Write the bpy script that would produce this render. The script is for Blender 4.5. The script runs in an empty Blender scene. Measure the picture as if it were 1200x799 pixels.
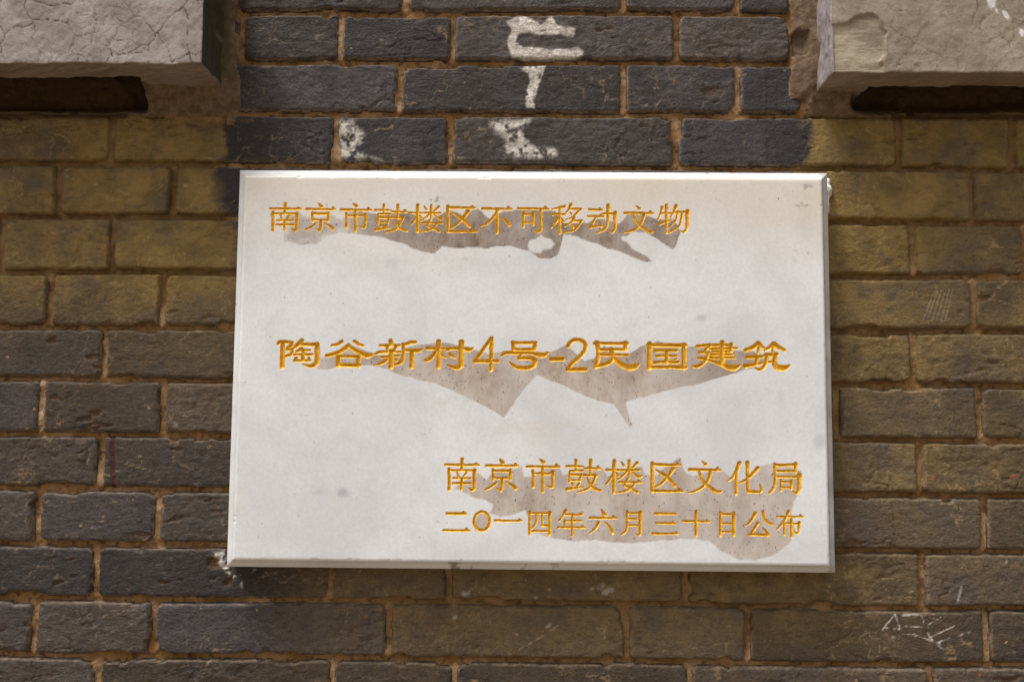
import bpy, bmesh, math
import numpy as np
from mathutils import Matrix, Vector

# ------------------------------------------------------------------ camera, sky, sun, exposure
S = bpy.context.scene
C = S.collection
EYE = np.array([0.0, -1.043, 1.75])          # 1.04 m in front of the wall, eye height
TILT, YAW, ROLL = 0.09162075, -0.01222183, 0.00848317
F, CX, CY = 1200.0, 600.0, 399.5              # focal length and centre, in photo pixels

def axes():
    fw = np.array([math.sin(YAW)*math.cos(TILT), math.cos(YAW)*math.cos(TILT), math.sin(TILT)])
    r = np.cross(fw, [0, 0, 1.0]); r /= np.linalg.norm(r)
    u = np.cross(r, fw)
    c, s = math.cos(ROLL), math.sin(ROLL)
    return c*r + s*u, -s*r + c*u, fw
RT, UP, FW = axes()
cam = bpy.data.objects.new('camera', bpy.data.cameras.new('camera'))
C.objects.link(cam); S.camera = cam
cam.matrix_world = Matrix(((RT[0], UP[0], -FW[0], EYE[0]), (RT[1], UP[1], -FW[1], EYE[1]),
                           (RT[2], UP[2], -FW[2], EYE[2]), (0, 0, 0, 1)))
cam.data.sensor_width = 36.0; cam.data.lens = 36.0*F/1200.0
cam.data.clip_start = 0.01; cam.data.clip_end = 2000

SUN_EL, SUN_AZ = math.radians(64), math.radians(-50)     # azimuth from the wall's outward normal; minus = from the left
sun_dir = Vector((math.sin(SUN_AZ)*math.cos(SUN_EL), -math.cos(SUN_AZ)*math.cos(SUN_EL), math.sin(SUN_EL)))
W = bpy.data.worlds.new('World'); S.world = W; W.use_nodes = True
wn = W.node_tree.nodes; wl = W.node_tree.links
sky = wn.new('ShaderNodeTexSky'); sky.sky_type = 'NISHITA'; sky.sun_disc = False
sky.sun_elevation = SUN_EL
sky.sun_rotation = math.atan2(sun_dir.x, sun_dir.y)
sky.dust_density = 6.0; sky.air_density = 1.0; sky.ozone_density = 0.6
hs = wn.new('ShaderNodeHueSaturation'); hs.inputs['Saturation'].default_value = 0.6      # milky overcast sky
wl.new(sky.outputs[0], hs.inputs['Color']); wl.new(hs.outputs[0], wn['Background'].inputs[0])
wn['Background'].inputs[1].default_value = 0.092
sun = bpy.data.objects.new('sun', bpy.data.lights.new('sun', 'SUN'))
C.objects.link(sun)
sun.data.energy = 1.5; sun.data.angle = math.radians(18); sun.data.color = (1.0, 0.98, 0.955)
sun.rotation_euler = sun_dir.to_track_quat('Z', 'Y').to_euler(); sun.location = (-3, -5, 8)
S.view_settings.view_transform = 'Standard'; S.view_settings.look = 'None'
S.view_settings.gamma = 1.0; S.view_settings.use_curve_mapping = False
S.view_settings.exposure = 0.94
S.cycles.max_bounces = 6; S.cycles.diffuse_bounces = 4

# ------------------------------------------------------------------ measuring and noise helpers
def at(px, py, y=0.0):
    """The point of the vertical plane at depth y that the photo shows at pixel (px, py)."""
    px = np.asarray(px, float); py = np.asarray(py, float)
    d = [RT[k]*(px-CX)/F - UP[k]*(py-CY)/F + FW[k] for k in range(3)]
    t = (y - EYE[1])/d[1]
    return EYE[0] + d[0]*t, EYE[2] + d[2]*t
def to_px(x, z, y=0.0):
    v = [x-EYE[0], y-EYE[1], z-EYE[2]]
    a = sum(v[k]*RT[k] for k in range(3)); b = sum(v[k]*UP[k] for k in range(3)); c = sum(v[k]*FW[k] for k in range(3))
    return CX + F*a/c, CY - F*b/c
def hash2(i, j, seed):
    h = (i.astype(np.int64)*374761393 + j.astype(np.int64)*668265263 + int(seed)*1442695041) & 0xFFFFFFFF
    h = ((h ^ (h >> 13))*1274126177) & 0xFFFFFFFF
    h = ((h ^ (h >> 15))*2246822519) & 0xFFFFFFFF
    return ((h ^ (h >> 16)) & 0xFFFFFF)/float(0xFFFFFF)
def vnoise(x, z, seed):
    i = np.floor(x); j = np.floor(z); u = x-i; v = z-j
    u = u*u*u*(u*(u*6-15)+10); v = v*v*v*(v*(v*6-15)+10)
    a = hash2(i, j, seed); b = hash2(i+1, j, seed); c = hash2(i, j+1, seed); d = hash2(i+1, j+1, seed)
    return (a+(b-a)*u) + ((c+(d-c)*u)-(a+(b-a)*u))*v
def fbm(x, z, scale, octv, seed, gain=0.5):
    """-1..1 fractal noise whose largest feature is about `scale` metres."""
    s = 0; a = 1.0; n = 0; f = 1.0/scale
    for k in range(octv):
        s = s + a*(2*vnoise(x*f+17.3*k, z*f-9.1*k, seed+k*7)-1); n += a; a *= gain; f *= 2.03
    return s/n
def sstep(a, b, x):
    t = np.clip((x-a)/(b-a), 0, 1); return t*t*(3-2*t)
def voro(x, z, cell, seed):
    i = np.floor(x/cell); j = np.floor(z/cell)
    f1 = np.full(x.shape, 9.0); f2 = np.full(x.shape, 9.0); ident = np.zeros(x.shape)
    for di in (-1, 0, 1):
        for dj in (-1, 0, 1):
            a, b = i+di, j+dj
            h = hash2(a, b, seed+5)
            d = np.hypot(x/cell-a-hash2(a, b, seed), z/cell-b-hash2(a, b, seed+1))
            n = d < f1
            f2 = np.where(n, f1, np.minimum(f2, d)); ident = np.where(n, h, ident); f1 = np.where(n, d, f1)
    return f2-f1, ident
def poly_sdf(x, z, pts):
    """signed distance to a closed polygon, negative inside"""
    p = np.asarray(pts, float); d = np.full(x.shape, 1e9); ins = np.zeros(x.shape, bool)
    for a, b in zip(p, np.roll(p, -1, 0)):
        e = b-a; L = e@e + 1e-12
        t = np.clip(((x-a[0])*e[0]+(z-a[1])*e[1])/L, 0, 1)
        d = np.minimum(d, (x-a[0]-t*e[0])**2+(z-a[1]-t*e[1])**2)
        if a[1] != b[1]:
            c = ((a[1] > z) != (b[1] > z)) & (x < (b[0]-a[0])*(z-a[1])/(b[1]-a[1])+a[0])
            ins ^= c
    d = np.sqrt(d)
    return np.where(ins, -d, d)
def line_dist(x, z, pts):
    p = np.asarray(pts, float); d = np.full(x.shape, 1e9)
    for a, b in zip(p[:-1], p[1:]):
        e = b-a; L = e@e+1e-12
        t = np.clip(((x-a[0])*e[0]+(z-a[1])*e[1])/L, 0, 1)
        d = np.minimum(d, np.hypot(x-a[0]-t*e[0], z-a[1]-t*e[1]))
    return d

# ------------------------------------------------------------------ object helpers
def link_mesh(name, co, quads, mat, parent=None, attrs=None, smooth=True, tris=None):
    me = bpy.data.meshes.new(name)
    used = np.unique(quads); remap = np.zeros(len(co), np.int64); remap[used] = np.arange(len(used))
    co = co[used]; q = remap[quads]
    me.vertices.add(len(co)); me.vertices.foreach_set('co', co.astype(np.float32).ravel())
    me.loops.add(q.size); me.loops.foreach_set('vertex_index', q.astype(np.int32).ravel())
    me.polygons.add(len(q)); me.polygons.foreach_set('loop_start', np.arange(0, q.size, 4, dtype=np.int32))
    if smooth: me.polygons.foreach_set('use_smooth', np.ones(len(q), bool))
    for k, v in (attrs or {}).items():
        at_ = me.attributes.new(k, 'FLOAT', 'POINT'); at_.data.foreach_set('value', v.ravel()[used].astype(np.float32))
    me.update(calc_edges=True); me.validate()
    me.materials.append(mat)
    o = bpy.data.objects.new(name, me); C.objects.link(o)
    if parent: o.parent = parent
    return o
def grid_quads(nz, nx):
    i = np.arange(nz*nx).reshape(nz, nx)
    return np.stack([i[:-1, :-1], i[:-1, 1:], i[1:, 1:], i[1:, :-1]], -1).reshape(-1, 4)
def thing(name, label, cat, loc=(0, 0, 0)):
    o = bpy.data.objects.new(name, None); C.objects.link(o); o.location = loc
    o['label'] = label; o['category'] = cat; o.empty_display_size = 0.05
    return o
class NT:
    """tiny node-tree writer"""
    def __init__(s, name):
        s.m = bpy.data.materials.new(name); s.m.use_nodes = True
        s.n = s.m.node_tree.nodes; s.l = s.m.node_tree.links; s.b = s.n['Principled BSDF']
        s.geo = s.n.new('ShaderNodeNewGeometry')
    def put(s, sock, v):
        if isinstance(v, bpy.types.NodeSocket): s.l.new(v, sock)
        else: sock.default_value = v
    def attr(s, k):
        a = s.n.new('ShaderNodeAttribute'); a.attribute_name = k; return a.outputs['Fac']
    def pos(s, scale=(1, 1, 1)):
        m = s.n.new('ShaderNodeMapping'); s.l.new(s.geo.outputs['Position'], m.inputs[0]); m.inputs['Scale'].default_value = scale
        return m.outputs[0]
    def noise(s, scale, detail=4, rough=0.55, vec=None, dist=0.0):
        t = s.n.new('ShaderNodeTexNoise'); s.l.new(vec or s.geo.outputs['Position'], t.inputs['Vector'])
        t.inputs['Scale'].default_value = scale; t.inputs['Detail'].default_value = detail
        t.inputs['Roughness'].default_value = rough; t.inputs['Distortion'].default_value = dist
        return t.outputs['Fac']
    def ramp(s, v, lo, hi, a=0.0, b=1.0):
        r = s.n.new('ShaderNodeMapRange'); r.interpolation_type = 'SMOOTHSTEP'
        s.put(r.inputs[0], v)
        for k, q in zip((1, 2, 3, 4), (lo, hi, a, b)): r.inputs[k].default_value = q
        return r.outputs[0]
    def math(s, op, a, b=0.0):
        m = s.n.new('ShaderNodeMath'); m.operation = op; s.put(m.inputs[0], a); s.put(m.inputs[1], b); m.use_clamp = False
        return m.outputs[0]
    def mix(s, f, a, b, mode='MIX'):
        m = s.n.new('ShaderNodeMix'); m.data_type = 'RGBA'; m.blend_type = mode; m.clamp_factor = True
        s.put(m.inputs[0], f)
        s.put(m.inputs[6], a if not isinstance(a, tuple) else (*a, 1)); s.put(m.inputs[7], b if not isinstance(b, tuple) else (*b, 1))
        return m.outputs[2]
    def bump(s, h, dist, strength=1.0, normal=None):
        b = s.n.new('ShaderNodeBump'); s.put(b.inputs['Height'], h); b.inputs['Distance'].default_value = dist
        b.inputs['Strength'].default_value = strength
        if normal: s.l.new(normal, b.inputs['Normal'])
        return b.outputs[0]
    def done(s, col, rough=0.9, normal=None, metallic=0.0, spec=0.3):
        s.put(s.b.inputs['Base Color'], col if not isinstance(col, tuple) else (*col, 1))
        s.put(s.b.inputs['Roughness'], rough); s.put(s.b.inputs['Metallic'], metallic)
        s.b.inputs['Specular IOR Level'].default_value = spec
        if normal: s.l.new(normal, s.b.inputs['Normal'])
        return s.m

# ------------------------------------------------------------------ materials
def brick_material():
    t = NT('grey_brick')
    tone = t.attr('tone')
    big = t.noise(28, 5, 0.6); fine = t.noise(420, 4, 0.65); mid = t.noise(120, 5, 0.65, t.pos((0.55, 1, 1.3)))
    base = t.mix(tone, (0.0200, 0.0182, 0.0192), (0.057, 0.050, 0.050))
    base = t.mix(t.ramp(big, 0.35, 0.7, 0, 0.55), base, (0.032, 0.029, 0.031))
    base = t.mix(t.ramp(mid, 0.30, 0.48, 0.5, 0), base, (0.011, 0.0095, 0.0095))
    crust = t.math('MULTIPLY', t.ramp(t.noise(190, 6, 0.7, t.pos((0.6, 1, 1.0)), 0.6), 0.56, 0.68), t.ramp(t.noise(22, 3), 0.38, 0.7))
    base = t.mix(t.math('MULTIPLY', crust, 0.6), base, (0.22, 0.16, 0.105))
    base = t.mix(t.math('MULTIPLY', t.attr('edge'), t.ramp(mid, 0.36, 0.6, 0.1, 0.9)), base, (0.25, 0.19, 0.14))  # pale edge wear, lightened further to paint the sky-lit rim highlight
    base = t.mix(t.attr('hue'), base, t.mix(1.0, base, (1.10, 1.0, 0.92), 'MULTIPLY'))
    dust = t.mix(t.ramp(big, 0.3, 0.7), (0.132, 0.085, 0.023), (0.238, 0.156, 0.052))
    dust = t.mix(t.ramp(t.noise(17, 5, 0.65), 0.48, 0.66, 0, 0.55), dust, (0.070, 0.060, 0.045))
    dust = t.mix(t.ramp(mid, 0.3, 0.5, 0.55, 0), dust, (0.050, 0.041, 0.028))
    col = t.mix(t.attr('dust'), base, dust)
    col = t.mix(t.math('MULTIPLY', t.attr('line'), 0.85), col, t.mix(t.attr('dust'), (0.20, 0.135, 0.08), (0.30, 0.21, 0.09)))
    col = t.mix(t.math('MULTIPLY', t.attr('scar'), 0.5), col, (0.15, 0.075, 0.03))
    col = t.mix(t.attr('sill_shade'), col, (0.040, 0.025, 0.015))
    col = t.mix(t.attr('moss_or_light'), col, (0.062, 0.052, 0.022))
    white = t.mix(t.ramp(mid, 0.3, 0.7), (0.44, 0.40, 0.35), (0.66, 0.62, 0.56))
    col = t.mix(t.attr('paint'), col, white)
    col = t.mix(t.attr('orange'), col, (0.27, 0.075, 0.03))
    col = t.mix(t.attr('red'), col, (0.045, 0.005, 0.009))
    speck = t.ramp(t.noise(95, 1, 0.3), 0.775, 0.80)
    col = t.mix(t.math('MULTIPLY', speck, 0.55), col, (0.36, 0.24, 0.12))
    g1 = t.ramp(t.noise(640, 3, 0.7), 0.32, 0.68, 0.80, 1.22); g2 = t.ramp(t.noise(230, 4, 0.7, t.pos((0.9, 1, 1.0)), 0.8), 0.33, 0.67, 0.80, 1.22)
    g = t.n.new('ShaderNodeCombineColor'); gg = t.math('MULTIPLY', g1, g2)
    soft = t.math('MULTIPLY', t.attr('dust'), 0.72); gg = t.math('ADD', t.math('MULTIPLY', gg, t.math('SUBTRACT', 1.0, soft)), soft)
    for k in range(3): t.put(g.inputs[k], gg)
    col = t.mix(1.0, col, g.outputs[0], 'MULTIPLY')
    n = t.bump(fine, 0.0016, 1.0)
    n = t.bump(mid, 0.0024, 0.8, n)
    return t.done(col, t.ramp(big, 0.3, 0.7, 0.62, 0.9), n, spec=0.32)
def mortar_material():
    t = NT('orange_lime_mortar')
    big = t.noise(35, 4); fine = t.noise(380, 5, 0.7); mid = t.noise(130, 4, 0.6)
    col = t.mix(t.ramp(big, 0.3, 0.7), (0.225, 0.115, 0.035), (0.360, 0.210, 0.094))
    col = t.mix(t.ramp(mid, 0.34, 0.52, 0.75, 0), col, (0.050, 0.026, 0.010))
    col = t.mix(t.math('MULTIPLY', t.attr('crest'), t.ramp(t.noise(60, 4, 0.6), 0.3, 0.6, 0.1, 0.8)), col, (0.50, 0.35, 0.225))
    col = t.mix(t.math('MULTIPLY', t.attr('dust'), 0.65), col, (0.135, 0.078, 0.026))
    col = t.mix(t.attr('plaster'), col, t.mix(t.ramp(mid, 0.35, 0.65), (0.10, 0.066, 0.040), (0.155, 0.108, 0.070)))
    col = t.mix(t.attr('sill_shade'), col, (0.040, 0.025, 0.015))
    col = t.mix(t.attr('moss_or_light'), col, (0.062, 0.052, 0.022))
    col = t.mix(t.attr('paint'), col, (0.5, 0.44, 0.36))
    n = t.bump(fine, 0.0018, 0.9); n = t.bump(mid, 0.003, 0.7, n)
    return t.done(col, 0.95, n, spec=0.15)
def plaster_material(name, a, b, moss_or_light):
    t = NT(name)
    big = t.noise(24, 5, 0.6); fine = t.noise(520, 4, 0.65); mid = t.noise(110, 5, 0.62)
    col = t.mix(t.ramp(big, 0.32, 0.68), a, b)
    col = t.mix(t.ramp(mid, 0.3, 0.5, 0.45, 0), col, (0.15, 0.11, 0.09))
    col = t.mix(t.attr('peel'), col, t.mix(t.ramp(t.noise(160, 4, 0.6, t.pos((0.15, 1, 1))), 0.4, 0.6), (0.21, 0.17, 0.12), (0.34, 0.29, 0.21)))
    col = t.mix(t.attr('crack'), col, (0.055, 0.04, 0.032))
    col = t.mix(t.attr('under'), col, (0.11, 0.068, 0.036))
    col = t.mix(t.attr('moss_or_light'), col, moss_or_light)
    col = t.mix(t.attr('paint'), col, (0.7, 0.69, 0.68))
    n = t.bump(fine, 0.0008, 0.7); n = t.bump(mid, 0.0012, 0.6, n)
    return t.done(col, 0.85, n, spec=0.25)
def marble_material():
    t = NT('white_marble')
    big = t.noise(7, 5, 0.6, None, 0.8); mid = t.noise(30, 5, 0.6); fine = t.noise(700, 3, 0.6)
    col = t.mix(t.ramp(big, 0.35, 0.7), (0.675, 0.69, 0.70), (0.565, 0.58, 0.595))
    col = t.mix(t.ramp(mid, 0.50, 0.8, 0, 0.6), col, (0.555, 0.54, 0.50))
    col = t.mix(t.ramp(t.noise(11, 6, 0.65, None, 1.5), 0.56, 0.66, 0, 0.18), col, (0.47, 0.48, 0.49))
    col = t.mix(t.attr('yellow'), col, (0.595, 0.545, 0.455))
    col = t.mix(t.attr('vein'), col, (0.27, 0.27, 0.29))
    st = t.mix(t.ramp(t.noise(45, 6, 0.7, t.pos((1.2, 1, 0.7))), 0.35, 0.65), (0.32, 0.245, 0.19), (0.47, 0.395, 0.325))
    col = t.mix(t.attr('stain'), col, st)
    col = t.mix(t.attr('brown'), col, t.mix(t.ramp(t.noise(60, 6, 0.7, t.pos((1.4, 1, 0.6))), 0.35, 0.65), (0.140, 0.086, 0.052), (0.25, 0.178, 0.124)))
    col = t.mix(t.attr('speck'), col, (0.035, 0.025, 0.02))
    col = t.mix(t.attr('grime_shade'), col, (0.27, 0.235, 0.19))  # face dirt, plus shade painted on the bevels turned from the sun
    col = t.mix(t.ramp(t.noise(330, 3, 0.65), 0.35, 0.65, 0.0, 0.16), col, (0.36, 0.355, 0.34))
    n = t.bump(fine, 0.00012, 0.5)
    return t.done(col, t.math('ADD', t.math('MULTIPLY', t.attr('stain'), 0.3), 0.45), n, spec=0.4)
def gold_material():
    t = NT('gold_paint')
    a = t.noise(300, 4, 0.6); f = t.noise(900, 3, 0.6)
    col = t.mix(t.ramp(a, 0.3, 0.7), (0.60, 0.305, 0.008), (0.88, 0.52, 0.04))
    n = t.bump(f, 0.0007, 0.8); n = t.bump(a, 0.0012, 0.8, n)
    return t.done(col, 0.38, n, metallic=0.15, spec=0.5)
def ground_material():
    t = NT('paved_earth')
    col = t.mix(t.ramp(t.noise(3, 5), 0.3, 0.7), (0.24, 0.18, 0.115), (0.33, 0.255, 0.17))
    return t.done(col, 0.95, t.bump(t.noise(60, 4), 0.004, 0.6))
M_BRICK, M_MORTAR, M_MARBLE, M_GOLD = brick_material(), mortar_material(), marble_material(), gold_material()
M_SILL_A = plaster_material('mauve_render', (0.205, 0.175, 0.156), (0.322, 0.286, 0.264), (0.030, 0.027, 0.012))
M_SILL_B = plaster_material('buff_render', (0.205, 0.166, 0.122), (0.300, 0.255, 0.202), (0.27, 0.24, 0.26))  # last colour paints side light on the lavender end face

# ------------------------------------------------------------------ ground
gx = np.array([-400, -40, -4, 4, 40, 400.0]); gy = np.array([-400, -40, -4, 0.02, 40, 400.0])
GX, GY = np.meshgrid(gx, gy)
g = link_mesh('ground', np.stack([GX.ravel(), GY.ravel(), 0*GX.ravel()], 1), grid_quads(6, 6), ground_material())
g['kind'] = 'structure'

# ------------------------------------------------------------------ the brick wall: courses and head joints measured off the photo
COURSE = [(-45, -43), (16, 15), (72, 74), (132.5, 135), (191, 198), (252.5, 261.5), (318, 325.5), (383, 389.5), (443.5, 453), (508, 517),
          (572, 581), (637, 647), (700, 714), (767, 781), (832, 847), (897, 912)]       # bed joint centre at x=0 and x=1200
HEADS = [[212, 475, 732, 864, 928], [283, 400, 530, 793, 928], [212, 468, 730, 865, 941], [131, 393, 527, 792, 1055], [69, 203, 466, 597, 860, 1141],
         [132, 394, 660, 792, 1070], [57, 191, 455, 586, 850, 1142], [121, 384, 650, 781, 1071], [49, 189, 450, 715, 980, 1148], [117, 380, 645, 810, 1077],
         [44, 183, 447, 712, 888, 1152], [112, 387, 527, 803, 1081], [39, 179, 455, 736, 876, 1157], [113, 390, 532, 808, 1092], [40, 180, 443, 705, 968, 1157]]
def wall_fields(X, Z):
    """height (inward +y) and masks of the wall at points X, Z"""
    PXs, PYs = to_px(X, Z)
    wx = X + 0.0007*fbm(X, Z, 0.02, 3, 11) + 0.0016*fbm(X, Z, 0.10, 2, 12)
    wz = Z + 0.0007*fbm(X, Z, 0.02, 3, 13) + 0.0014*fbm(X, Z, 0.12, 2, 14)
    # course lines as world lines z = a + b x
    lines = []
    for l, r in COURSE:
        x0, z0 = at(0, l); x1, z1 = at(1200, r)
        lines.append((z0 - (z1-z0)/(x1-x0)*x0, (z1-z0)/(x1-x0)))
    pitch = 0.0568
    while lines[0][0] < 3.3: lines.insert(0, (lines[0][0]+pitch, lines[0][1]*0.8)); 
    up = len(lines) - len(COURSE)
    while lines[-1][0] > -0.2: lines.append((lines[-1][0]-pitch, lines[-1][1]*0.8))
    headj = np.zeros(X.shape); best = np.full(X.shape, -1.0); ident = np.zeros(X.shape)
    LONG, SHORT = 0.2295, 0.116
    for r in range(len(lines)-1):
        zt = lines[r][0]+lines[r][1]*wx; zb = lines[r+1][0]+lines[r+1][1]*wx
        inrow = (wz <= zt) & (wz >= zb)
        if not inrow.any(): continue
        k = r-up
        if 0 <= k < len(HEADS):
            ym = 0.5*(COURSE[k][0]+COURSE[k+1][0])
            xs = [float(at(h, ym)[0]) for h in HEADS[k]]
        else: xs = [-0.4+0.13*(r % 2)]
        j = r
        while xs[0] > -2.6: xs.insert(0, xs[0]-(LONG if (j % 3) else SHORT)); j += 1
        while xs[-1] < 2.6: xs.append(xs[-1]+(LONG if (j % 3) else SHORT)); j += 1
        xs = np.array(xs)
        sub = np.nonzero(inrow); px = wx[sub]; pz = wz[sub]
        idx = np.clip(np.searchsorted(xs, px)-1, 0, len(xs)-2)
        rnd = hash2(idx, np.full(idx.shape, r), 3); rnd2 = hash2(idx, np.full(idx.shape, r), 4)
        hj = 0.0022 + 0.0010*rnd
        dx = np.minimum(px-xs[idx], xs[idx+1]-px)-hj
        dz = np.minimum(zt[sub]-pz, pz-zb[sub])-(0.0019+0.0008*rnd2)
        R = 0.003 + 0.006*rnd2*rnd2                     # corner rounding
        qx, qz = R-dx, R-dz
        d = R-np.where((qx > 0) & (qz > 0), np.hypot(qx, qz), np.maximum(qx, qz))
        best[sub] = d; ident[sub] = idx*1.0+r*64.0; headj[sub] = sstep(-0.001, 0.002, dz-dx)
    d = best
    # ragged arrises
    d = d + 0.0008*fbm(X, Z, 0.007, 3, 21) - 0.0030*sstep(0.30, 0.6, fbm(X, Z, 0.03, 3, 22))
    rt = hash2(ident, ident*0+1, 30); rt2 = hash2(ident, ident*0+2, 31); rt3 = hash2(ident, ident*0+3, 32)
    face = -0.0012*rt + 0.0035*(rt2-0.5)*np.sin(ident) * (X*4 - np.floor(X*4)) * 0.4
    rough = 0.0008*fbm(X*0.6, Z*1.2, 0.024, 4, 41) + 0.00050*fbm(X*.8, Z, 0.0045, 2, 42)
    # drag marks and gouges
    gou = sstep(0.42, 0.62, fbm(X*0.55+0.35*Z, Z*1.7-0.3*X, 0.018, 3, 44))*sstep(0.0, 0.5, fbm(X, Z, 0.08, 2, 45))
    crk = 1-sstep(0.0, 0.055, np.abs(fbm(X*0.8, Z*1.5, 0.035, 4, 46)))
    crk = crk*sstep(0.15, 0.5, fbm(X, Z, 0.05, 2, 47))
    lw = np.abs(fbm(X*0.8+0.004*fbm(X, Z, .01, 2, 90), Z*1.3, 0.045, 5, 91)); lw2 = np.abs(fbm(X*1.2, Z*0.8, 0.028, 4, 92))
    line = np.maximum((1-sstep(0.006, 0.026, lw))*sstep(0.0, 0.35, fbm(X, Z, 0.06, 2, 93)), 0.8*(1-sstep(0.006, 0.032, lw2))*sstep(0.1, 0.4, fbm(X, Z, 0.045, 2, 94)))
    line = line*(0.35+0.65*sstep(-0.3, 0.3, fbm(X, Z, 0.006, 2, 95)))
    ang = (rt2-0.35)*1.5; uu = X*np.cos(ang)+Z*np.sin(ang); vv = Z*np.cos(ang)-X*np.sin(ang)
    ridge = (1-np.abs(fbm(uu*0.30, vv, 0.011, 4, 96)))**3*sstep(-0.25, 0.35, fbm(X, Z, 0.055, 3, 97))
    ridge2 = (1-np.abs(fbm(X, Z, 0.009, 3, 98)))**4*sstep(-0.1, 0.4, fbm(X, Z, 0.04, 3, 99))
    rough = rough - 0.00055*ridge - 0.00035*ridge2
    rough = rough*(0.55+0.95*rt3*rt3)
    brick_h = face + rough + 0.0026*gou + 0.0013*crk - 0.0003*line
    mort_h = 0.0066 - headj*(0.0016+0.0022*fbm(X, Z, 0.03, 2, 53)) + 0.0022*fbm(X, Z, 0.012, 4, 51) + 0.0016*fbm(X, Z, 0.06, 2, 52)
    m = sstep(0.0, 0.0018, d)
    edge_drop = 0.0016*(1-sstep(0.0, 0.0035, d))
    H = mort_h*(1-m) + (brick_h+edge_drop)*m
    isb = d > 0.0004
    edge = (1-sstep(0.0004, 0.0030, d))*isb
    # plaster packed round the two sill ends, and the holes beneath the sills
    n1 = fbm(X, Z, 0.02, 4, 61); n2 = 6*fbm(X, Z, 0.03, 4, 62)
    def box(x0, x1, y0, y1, soft):
        return sstep(x0-soft, x0+soft, PXs+n2)*(1-sstep(x1-soft, x1+soft, PXs+n2))*sstep(y0-soft, y0+soft, PYs+n2*.6)*(1-sstep(y1-soft, y1+soft, PYs+n2*.6))
    pl = np.maximum(np.maximum(box(150, 279, 30, 137, 4), box(240, 281, -80, 128, 3)), np.maximum(box(927, 960, -80, 118, 3), box(948, 1050, 60, 138, 4)))
    pl = np.maximum(pl, 0.8*sstep(262, 268, PXs+n2)*(1-sstep(276, 284, PXs+n2))*sstep(120, 130, PYs)*(1-sstep(140, 158, PYs)))
    slope = 0.020*(1-sstep(80, 140, PYs))*np.clip(np.minimum(1, np.maximum((300-PXs)/40, (PXs-925)/30)), 0, 1)
    plh = -0.001 - slope + 0.0022*n1 + 0.0012*fbm(X, Z, 0.006, 3, 63)
    hole = box(928, 941, 40, 66, 3)*0.012
    H = H*(1-pl) + (plh+hole)*pl
    isb &= pl < 0.5
    n3 = 9*fbm(X, Z, 0.045, 4, 64)
    cav = np.maximum((1-sstep(164, 171, PXs+1.2*n2-0.1*(PYs-90)))*sstep(30, 36, PYs)*(1-sstep(114, 139, PYs+.5*n3)),
                     sstep(1008, 1022, PXs+1.6*n2+14*np.cos((PYs-120)/14.0))*sstep(30, 36, PYs)*(1-sstep(112, 141, PYs+.6*n3)))
    H = H*(1-cav) + (0.030+0.006*n1)*cav
    isb &= cav < 0.5
    # protected dirt below the sills, rain-washed brick between them
    nb = 9*fbm(X, Z, 0.03, 4, 71)+7*fbm(X, Z, 0.009, 4, 73); nl = fbm(X, Z, 0.12, 4, 72)
    bl = np.interp(PYs, [100, 135, 190, 196, 250, 320, 400], [270, 268, 254, 252, 262, 292, 330])
    wl_ = np.interp(PYs, [190, 200, 260, 330], [6, 10, 18, 40])
    al = np.interp(PYs, [190, 255, 318, 345, 385, 450, 520, 600], [1, .98, .85, .66, .36, .20, .10, .04])
    left = (1-sstep(bl-wl_, bl+wl_, PXs+nb))*al
    br = np.interp(PYs, [110, 135, 180, 192, 198, 260], [944, 952, 950, 940, 930, 900])
    ar = np.interp(PYs, [200, 262, 330, 400, 470, 540, 640, 720, 800], [1, .95, .82, .70, .56, .42, .28, .28, .22])
    right = sstep(br-7, br+7, PXs+nb*.7)*ar
    below = sstep(270, 400, PXs+2*nb)*sstep(650, 668, PYs)*(1-0.55*sstep(730, 790, PYs))*0.46*(1-0.5*sstep(980, 1080, PXs))
    dust = np.clip(np.maximum(np.maximum(left, right), below)*(1+0.6*nl) + 0.16*(rt3-0.4), 0, 1)
    sill_shade = np.clip(np.maximum(cav*0.82, 0.45*(1-sstep(150, 172, PXs+n3))*sstep(60, 80, PYs)*(1-sstep(128, 152, PYs+n3))+0.5*sstep(1000, 1024, PXs+n3)*sstep(60, 80, PYs)*(1-sstep(128, 156, PYs+n3))), 0, 1)  # painted shade: dark colour in the hollows and just below the sills
    moss_or_light = box(262, 276, -90, 95, 6)*0.8
    # wet-dark soot stain on the washed bricks next to the dirt line
    tone = np.clip(-0.05+1.05*rt + 0.45*nl - 0.55*(sstep(250, 258, PXs)*(1-sstep(275, 345, PXs+nb))*sstep(70, 85, PYs)*(1-sstep(188, 194, PYs)))
                   - 0.5*(sstep(885, 915, PXs+nb)*(1-sstep(948, 954, PXs))*sstep(135, 140, PYs)*(1-sstep(188, 194, PYs))), 0, 1)
    # paint, chalk and red marks
    paint = np.zeros(X.shape); red = np.zeros(X.shape)
    o = lambda pts, ox, oy, s=3.0: [(ox+a/s, oy+b/s) for a, b in pts]
    sel = (PXs > 230) & (PXs < 1180) & (PYs > -5) & (PYs < 790)
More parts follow.
